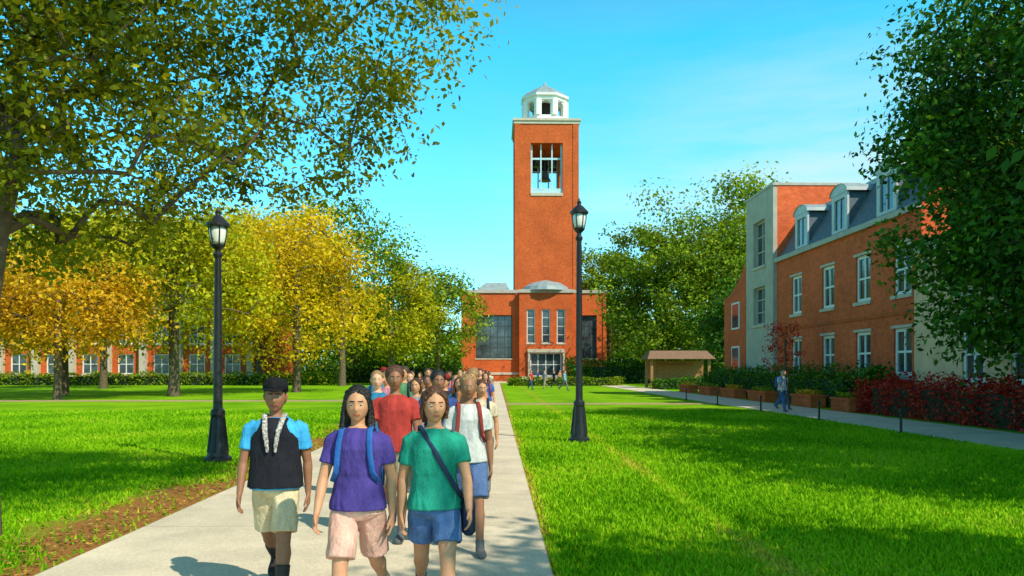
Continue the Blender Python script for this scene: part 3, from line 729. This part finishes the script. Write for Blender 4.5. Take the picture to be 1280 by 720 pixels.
        def fpnt(yy,zz):
            Y_=-yy; Z_=zz-.085
            return an+Vector((0,Y_*math.cos(fp)-Z_*math.sin(fp),Y_*math.sin(fp)+Z_*math.cos(fp)))
        shoe=MB(); SM=M('shoe_'+'%.2f%.2f%.2f'%shoes,shoes,.6,.2,9,.2)
        up=Vector((0,-math.sin(fp),math.cos(fp))); sx=Vector((1,0,0))
        secs=[(fpnt(-.075,.035),.028,.030),(fpnt(-.055,.045),.038,.044),(fpnt(0,.05),.040,.050),(fpnt(.06,.042),.043,.040),(fpnt(.12,.033),.049,.032),(fpnt(.165,.028),.044,.027),(fpnt(.195,.024),.026,.019)]
        shoe.loft([(c,sx*a_,up*b_) for c,a_,b_ in secs],SM,14,2.6)
        top=kn.lerp(an,.86 if sock!='boot' else .5)
        if btype!='pants' : shoe.tube([an+Vector((0,0,-.03)),an,an.lerp(top,.5),top],[.045,.043,.044 if sock!='boot' else .052,.046 if sock!='boot' else .060],SM,12)
        o=shoe.obj('shoe',root); finish(o,max(vox,.006),0,.1,2)
    o=body.obj('body',root); finish(o,vox,0,.1,3)
    g=MB(); CS=cloth('shirt_%.2f_%.2f_%.2f'%shirt,shirt)
    if fem: S2=[(.872,.190,.146),(.93,.186,.142),(1.02,.164,.124),(1.1,.150,.114),(1.2,.156,.120),(1.29,.168,.134),(1.36,.164,.112),(1.405,.122,.088),(1.437,.080,.072)]
    else: S2=[(.872,.194,.150),(.93,.190,.146),(1.02,.178,.132),(1.1,.170,.122),(1.2,.174,.124),(1.29,.186,.130),(1.36,.182,.112),(1.405,.134,.090),(1.437,.084,.074)]
    g.loft([(Vector((0,0,z+z0)),Vector((w_*fat,0,0)),Vector((0,d_*fat,0))) for z,w_,d_ in S2],CS,20,2.3)
    for s in (-1,1):
        shd,el,wr,ud=arms[s]
        if sleeve<=1:
            en=shd.lerp(el,sleeve); g.tube([shd+Vector((-s*.05,0,.012)),shd+ud*.02,shd.lerp(en,.5),en],[.056,.063,.059,.061],CS,14)
        else:
            en=el.lerp(wr,sleeve-1); g.tube([shd+Vector((-s*.05,0,.015)),shd+ud*.02,shd.lerp(el,.5),el,el.lerp(en,.5),en],[.060,.066,.058,.052,.047,.040],CS,14)
    o=g.obj('shirt',root); finish(o,max(vox*1.2,.009),.020,.11,2)
    g=MB(); CB=cloth('bottoms_%.2f_%.2f_%.2f'%bottom,bottom)
    g.loft([(Vector((0,0,z+z0)),Vector((w_*fat,0,0)),Vector((0,d_*fat,0))) for z,w_,d_ in ((.80,.12,.09),(.85,.172,.120),(.90,.168,.116),(.96,.152,.106),(1.0,.14,.098))],CB,18,2.3)
    for s in (-1,1):
        hip,kn,an,sa=legs[s]
        if btype=='shorts':
            en=hip.lerp(kn,.90); g.tube([hip+Vector((-s*.02,0,.02)),hip.lerp(en,.2),hip.lerp(en,.6),en],[.085*fat,.096*fat,.095*fat,.097*fat],CB,14)
        elif btype=='short':
            en=hip.lerp(kn,.66); g.tube([hip+Vector((-s*.02,0,.02)),hip.lerp(en,.2),hip.lerp(en,.6),en],[.085*fat,.096*fat,.097*fat,.099*fat],CB,14)
        else: g.tube([hip+Vector((0,0,.02)),hip.lerp(kn,.2),hip.lerp(kn,.6),kn,kn.lerp(an,.4),an.lerp(kn,-.02)],[.085,.100*fat,.086*fat,.072,.068,.058],CB,14)
    o=g.obj('shorts' if btype!='pants' else 'trousers',root); finish(o,max(vox*1.2,.009),.018,.11,2)
    if vest:
        g=MB(); CV=cloth('vest_%.2f_%.2f_%.2f'%vest,vest)
        g.loft([(Vector((0,0,z+z0)),Vector((w_*fat,0,0)),Vector((0,d_*fat,0))) for z,w_,d_ in ((.885,.206,.163),(1.02,.192,.148),(1.1,.184,.138),(1.2,.182,.138),(1.29,.180,.144),(1.36,.152,.124),(1.41,.118,.098),(1.435,.09,.084))],CV,20,2.3)
        o=g.obj('vest',root); finish(o,max(vox,.009),.016,.11,2)
    fy=(.132 if not vest else .150)*fat
    if straps:
        g=MB(); CT=cloth('strap_%.2f_%.2f_%.2f'%straps,straps)
        for s in (-1,1):
            pts=[(s*.095,.08,1.40),(s*.095,.0,1.450),(s*.098,-.078,1.420),(s*.105,-fy+.012,1.34),(s*.112,-fy+.005,1.25),(s*.125,-fy+.020,1.14),(s*.158,-fy+.06,1.07)]
            g.tube([(a_,b_,c_+z0) for a_,b_,c_ in pts],[(.020,.007)]*7,CT,10)
        g.loft([(Vector((0,.215,z+z0)),Vector((w_,0,0)),Vector((0,d_,0))) for z,w_,d_ in ((.98,.10,.06),(1.0,.14,.095),(1.2,.15,.11),(1.36,.14,.09),(1.42,.09,.05))],CT,18,3.0)
        g.obj('backpack',root,smooth=True)
    if bag:
        g=MB(); CT=cloth('bag_%.2f_%.2f_%.2f'%bag,bag)
        pts=[(-.10,.06,1.41),(-.10,-.02,1.452),(-.07,-.095,1.40),(-.0,-fy-.002,1.28),(.07,-fy+.004,1.15),(.15,-.115,1.02),(.21,-.04,.93)]
        g.tube([(a_,b_,c_+z0) for a_,b_,c_ in pts],[(.018,.007)]*7,CT,10)
        g.loft([(Vector((.24,.03,z+z0)),Vector((w_,0,0)),Vector((0,d_,0))) for z,w_,d_ in ((.68,.03,.11),(.70,.05,.14),(.9,.05,.14),(.95,.03,.12))],CT,16,3.0)
        g.obj('shoulder_bag',root,smooth=True)
    if lanyard:
        g=MB(); CL=M('scarf_%.2f'%lanyard[0],lanyard,.8,.9,45,.8,.015)
        for s in (-1,1):
            pts=[(s*.062,.05,1.44),(s*.078,-.02,1.46),(s*.068,-.09,1.42),(s*.050,-fy-.004,1.33),(s*.036,-fy-.010,1.24),(s*.03,-fy-.008,1.17)]
            g.tube([(a_,b_,c_+z0) for a_,b_,c_ in pts],[(.018,.012),(.022,.014),(.024,.014),(.022,.013),(.018,.012),(.012,.009)],CL,10)
        o=g.obj('scarf',root); finish(o,.007,.012,.03,2)
    hd=empty('head',(0,-.014,1.590+z0)); hd.parent=root; hd.rotation_euler=(tilt,0,turn); hd.scale=(hs,hs,hs)
    lipc=tuple(c*f for c,f in zip(SKINS[skin],(.8,.5,.5)))
    b=headmesh((SK,M('lips_'+skin,lipc,.4,.05,9,0),HR)); o=b.obj('face',hd,smooth=True)
    e_=MB()
    for s in (-1,1):
        for (r_,yo,mt) in ((.0115,-.072,EYEW),(.0068,-.0785,EYED)):
            prof=[(r_*math.sin(math.pi*i/8)+1e-5,-r_*math.cos(math.pi*i/8)*.8) for i in range(9)]
            e_.lathe(prof,mt,(s*.031,yo,.010),12,cap=False)
    e_.obj('eyes',hd,smooth=True)
    e_=MB()
    for s in (-1,1):
        e_.loft([((s*.069,.012,.0-.026),(.006,0,0),(0,.008,0)),((s*.076,.012,-.015),(.009,0,0),(0,.013,0)),((s*.081,.014,.004),(.010,0,0),(0,.019,0)),((s*.082,.015,.02),(.009,0,0),(0,.018,0)),((s*.078,.012,.03),(.006,0,0),(0,.010,0))],SK,10)
    e_.obj('ears',hd,smooth=True)
    hb=MB()
    def ball(c,r,n=14):
        secs=[]
        for i in range(1,10):
            a=math.pi*i/10; secs.append(((c[0],c[1],c[2]-r[2]*math.cos(a)),(r[0]*math.sin(a),0,0),(0,r[1]*math.sin(a),0)))
        hb.loft(secs,HR,n)
    ball((0,.022,.048),(.084,.100,.090))
    ball((0,.045,-.01),(.078,.078,.075))
    hr=random.Random(int(x*977+y*131))
    if style=='long':
        hb.loft([((0,.05,.04),(.083,0,0),(0,.06,0)),((0,.07,-.06),(.092,0,0),(0,.048,0)),((0,.085,-.15),(.102,0,0),(0,.04,0)),((0,.095,-.25),(.085,0,0),(0,.03,0)),((0,.09,-.31),(.05,0,0),(0,.018,0))],HR,14)
        for s in (-1,1):
            for q in range(3):
                w_=.006*q
                hb.tube([(s*.02,-.055,.100),(s*(.066+w_),-.040+.01*q,.058),(s*(.084+w_),-.018+.012*q,-.03),(s*(.090+w_+hr.uniform(-.01,.01)),-.025+.012*q,-.12),(s*(.098+hr.uniform(-.02,.015)),-.055+.02*q,-.20),(s*(.090+hr.uniform(-.03,.02)),-.085+.02*q,-.27-hr.uniform(0,.05))],[.012,.013,.013,.014,.012,.004],HR,8)
    elif style=='bob':
        for s in (-1,1): hb.tube([(s*.03,-.058,.096),(s*.070,-.040,.058),(s*.085,-.003,-.02),(s*.080,.0,-.085)],[.016,.018,.018,.012],HR,10)
        hb.loft([((0,.05,.04),(.083,0,0),(0,.06,0)),((0,.06,-.06),(.088,0,0),(0,.055,0)),((0,.06,-.115),(.07,0,0),(0,.035,0))],HR,14)
    elif style=='curly':
        ball((0,.03,.055),(.102,.106,.098))
    elif style=='bun': ball((0,.09,.10),(.04,.04,.04))
    for i in range(26 if hi else 8):
        a=hr.uniform(-2.6,2.6)
        p0=Vector((hr.uniform(-.02,.02),.01,.130)); p1=Vector((math.sin(a)*.073,.02-math.cos(a)*.076,.090)); p2=Vector((math.sin(a)*.089,.025-math.cos(a)*.083,.052+hr.uniform(-.012,.012)))
        if abs(a)<.9: p2=p1+Vector((math.sin(a)*.012,-.004,-.010))
        hb.tube([p0,p1,p2],[.011,.011,.006],HR,6)
    o=hb.obj('hair',hd); finish(o,.005 if hi else .01,.012,.015,1)
    if cap:
        c=MB(); CC=cloth('cap_%.2f'%cap[0],cap)
        c.loft([((0,.010,.062),(.093,0,0),(0,.110,0)),((0,.012,.088),(.094,0,0),(0,.110,0)),((0,.014,.116),(.088,0,0),(0,.102,0)),((0,.014,.142),(.066,0,0),(0,.077,0)),((0,.014,.154),(.02,0,0),(0,.025,0))],CC,20)
        c.loft([((0,-.05,.072),(.084,0,0),(0,0,.006)),((0,-.10,.070),(.080,0,0),(0,0,.006)),((0,-.13,.064),(.066,0,0),(0,0,.006)),((0,-.150,.058),(.036,0,0),(0,0,.005))],CC,14)
        c.obj('cap',hd,smooth=True)
    return root
def PX(px,Y): return (px-620)/1000*Y
person(PX(346,6.1),6.1,1.62,yaw=R(4),sex='m',skin='brown',hair='black',style='short',cap=(.012,.012,.014),shirt=(.06,.40,.74),vest=(.018,.018,.024),lanyard=(.42,.38,.34),
       bottom=(.70,.56,.34),btype='shorts',phase=-1,vox=.0065,shoes=(.025,.018,.015),sock='boot',arm=(.12,-.12),bend=(.25,.2),tilt=.03,stride=.32,fat=1.07,hs=1.06,turn=.1)
person(PX(448,5.3),5.3,1.61,yaw=R(-3),sex='f',skin='tan',hair='black',style='long',shirt=(.075,.05,.24),straps=(.03,.13,.42),
       bottom=(.80,.44,.34),btype='shorts',phase=1,vox=.0065,shoes=(.5,.48,.45),arm=(.25,-.15),bend=(.3,.25),tilt=.06,fat=1.06,hs=1.05,turn=.12)
person(PX(543,5.35),5.35,1.60,yaw=R(6),sex='f',skin='tan',hair='auburn',style='bob',shirt=(.02,.30,.20),bag=(.03,.04,.08),
       bottom=(.09,.17,.36),btype='short',phase=-1,vox=.0065,shoes=(.06,.06,.07),arm=(-.15,.3),bend=(.3,.35),tilt=.05,fat=1.04,turn=.15,hs=1.05)
rs=random.Random(11)
SH=[(.6,.58,.54),(.45,.05,.04),(.04,.07,.22),(.03,.2,.35),(.25,.25,.27),(.55,.22,.10),(.5,.2,.26),(.03,.03,.035),(.1,.26,.12),(.62,.5,.35),(.12,.35,.55)]
BT=[(.05,.09,.2),(.35,.28,.18),(.03,.03,.04),(.15,.16,.18),(.1,.16,.32)]
crowd=[(7.6,585),(8.2,494),(9.8,548),(10.6,472),(11.6,520),(12.6,590),(13.4,484),(14.2,556),(15.0,505),(15.6,534),(17,592),(21,607),(18,570),(22.5,594),(18.5,470),(20,500),(21,535),(24,562),(25,515),(27,538),(28,575),(29,590),(30,550),(32,600),(33,525),(34,575),(37,608),(38,560),(42,592),(46,604),(48,580),(51,612),(56,603),(60,596),(66,606),(16.5,512),(13,574),(23,480),(26,600),(36,545),(40,574),(44,586),(11,602)]
for i,(Y,px) in enumerate(crowd):
    sx=rs.choice('mf')
    person(PX(px,Y),Y,rs.uniform(1.62,1.80) if sx=='m' else rs.uniform(1.56,1.68),yaw=R(rs.uniform(-12,12)),sex=sx,skin=rs.choice(['light','tan','tan','brown']),
        hair=rs.choice(['black','brown','brown','blond','auburn']),style=rs.choice(['long','bob','bun']) if sx=='f' else rs.choice(['short','short','curly']),
        shirt=SH[i%len(SH)] if i not in (11,12) else (.05,.12,.4),bottom=rs.choice(BT),btype=rs.choice(['shorts','pants','short']) if sx=='f' else rs.choice(['shorts','pants']),
        phase=rs.choice([-1,1]),vox=.009 if Y<14 else .014,straps=rs.choice([None,(.03,.04,.06),(.3,.05,.04)]),stride=rs.uniform(.25,.42),arm=(rs.uniform(-.3,.4),rs.uniform(-.3,.4)),
        cap=rs.choice([None,None,None,(.3,.02,.02)]) if sx=='m' and i>4 else None,hs=1.0,turn=rs.uniform(-.4,.4),tilt=rs.uniform(-.05,.15))
person(11.75,32.6,1.74,yaw=R(20),sex='m',skin='light',hair='brown',shirt=(.55,.56,.6),bottom=(.08,.14,.3),btype='pants',vox=.012,straps=(.1,.1,.3))
person(12.4,34.2,1.68,yaw=R(15),sex='f',skin='tan',hair='black',style='long',shirt=(.5,.3,.3),bottom=(.1,.1,.14),btype='pants',vox=.014,phase=-1)
for i,(Y,px) in enumerate([(70,664),(74,681),(78,693),(66,706),(90,672),(96,700)]):
    person(PX(px,Y),Y,1.7,yaw=R(rs.uniform(-160,160)),sex='m',skin='light',hair='brown',shirt=SH[(i*3+1)%11],bottom=BT[i%5],btype='pants',vox=.02,phase=(-1)**i)
print('objects',len(bpy.data.objects))
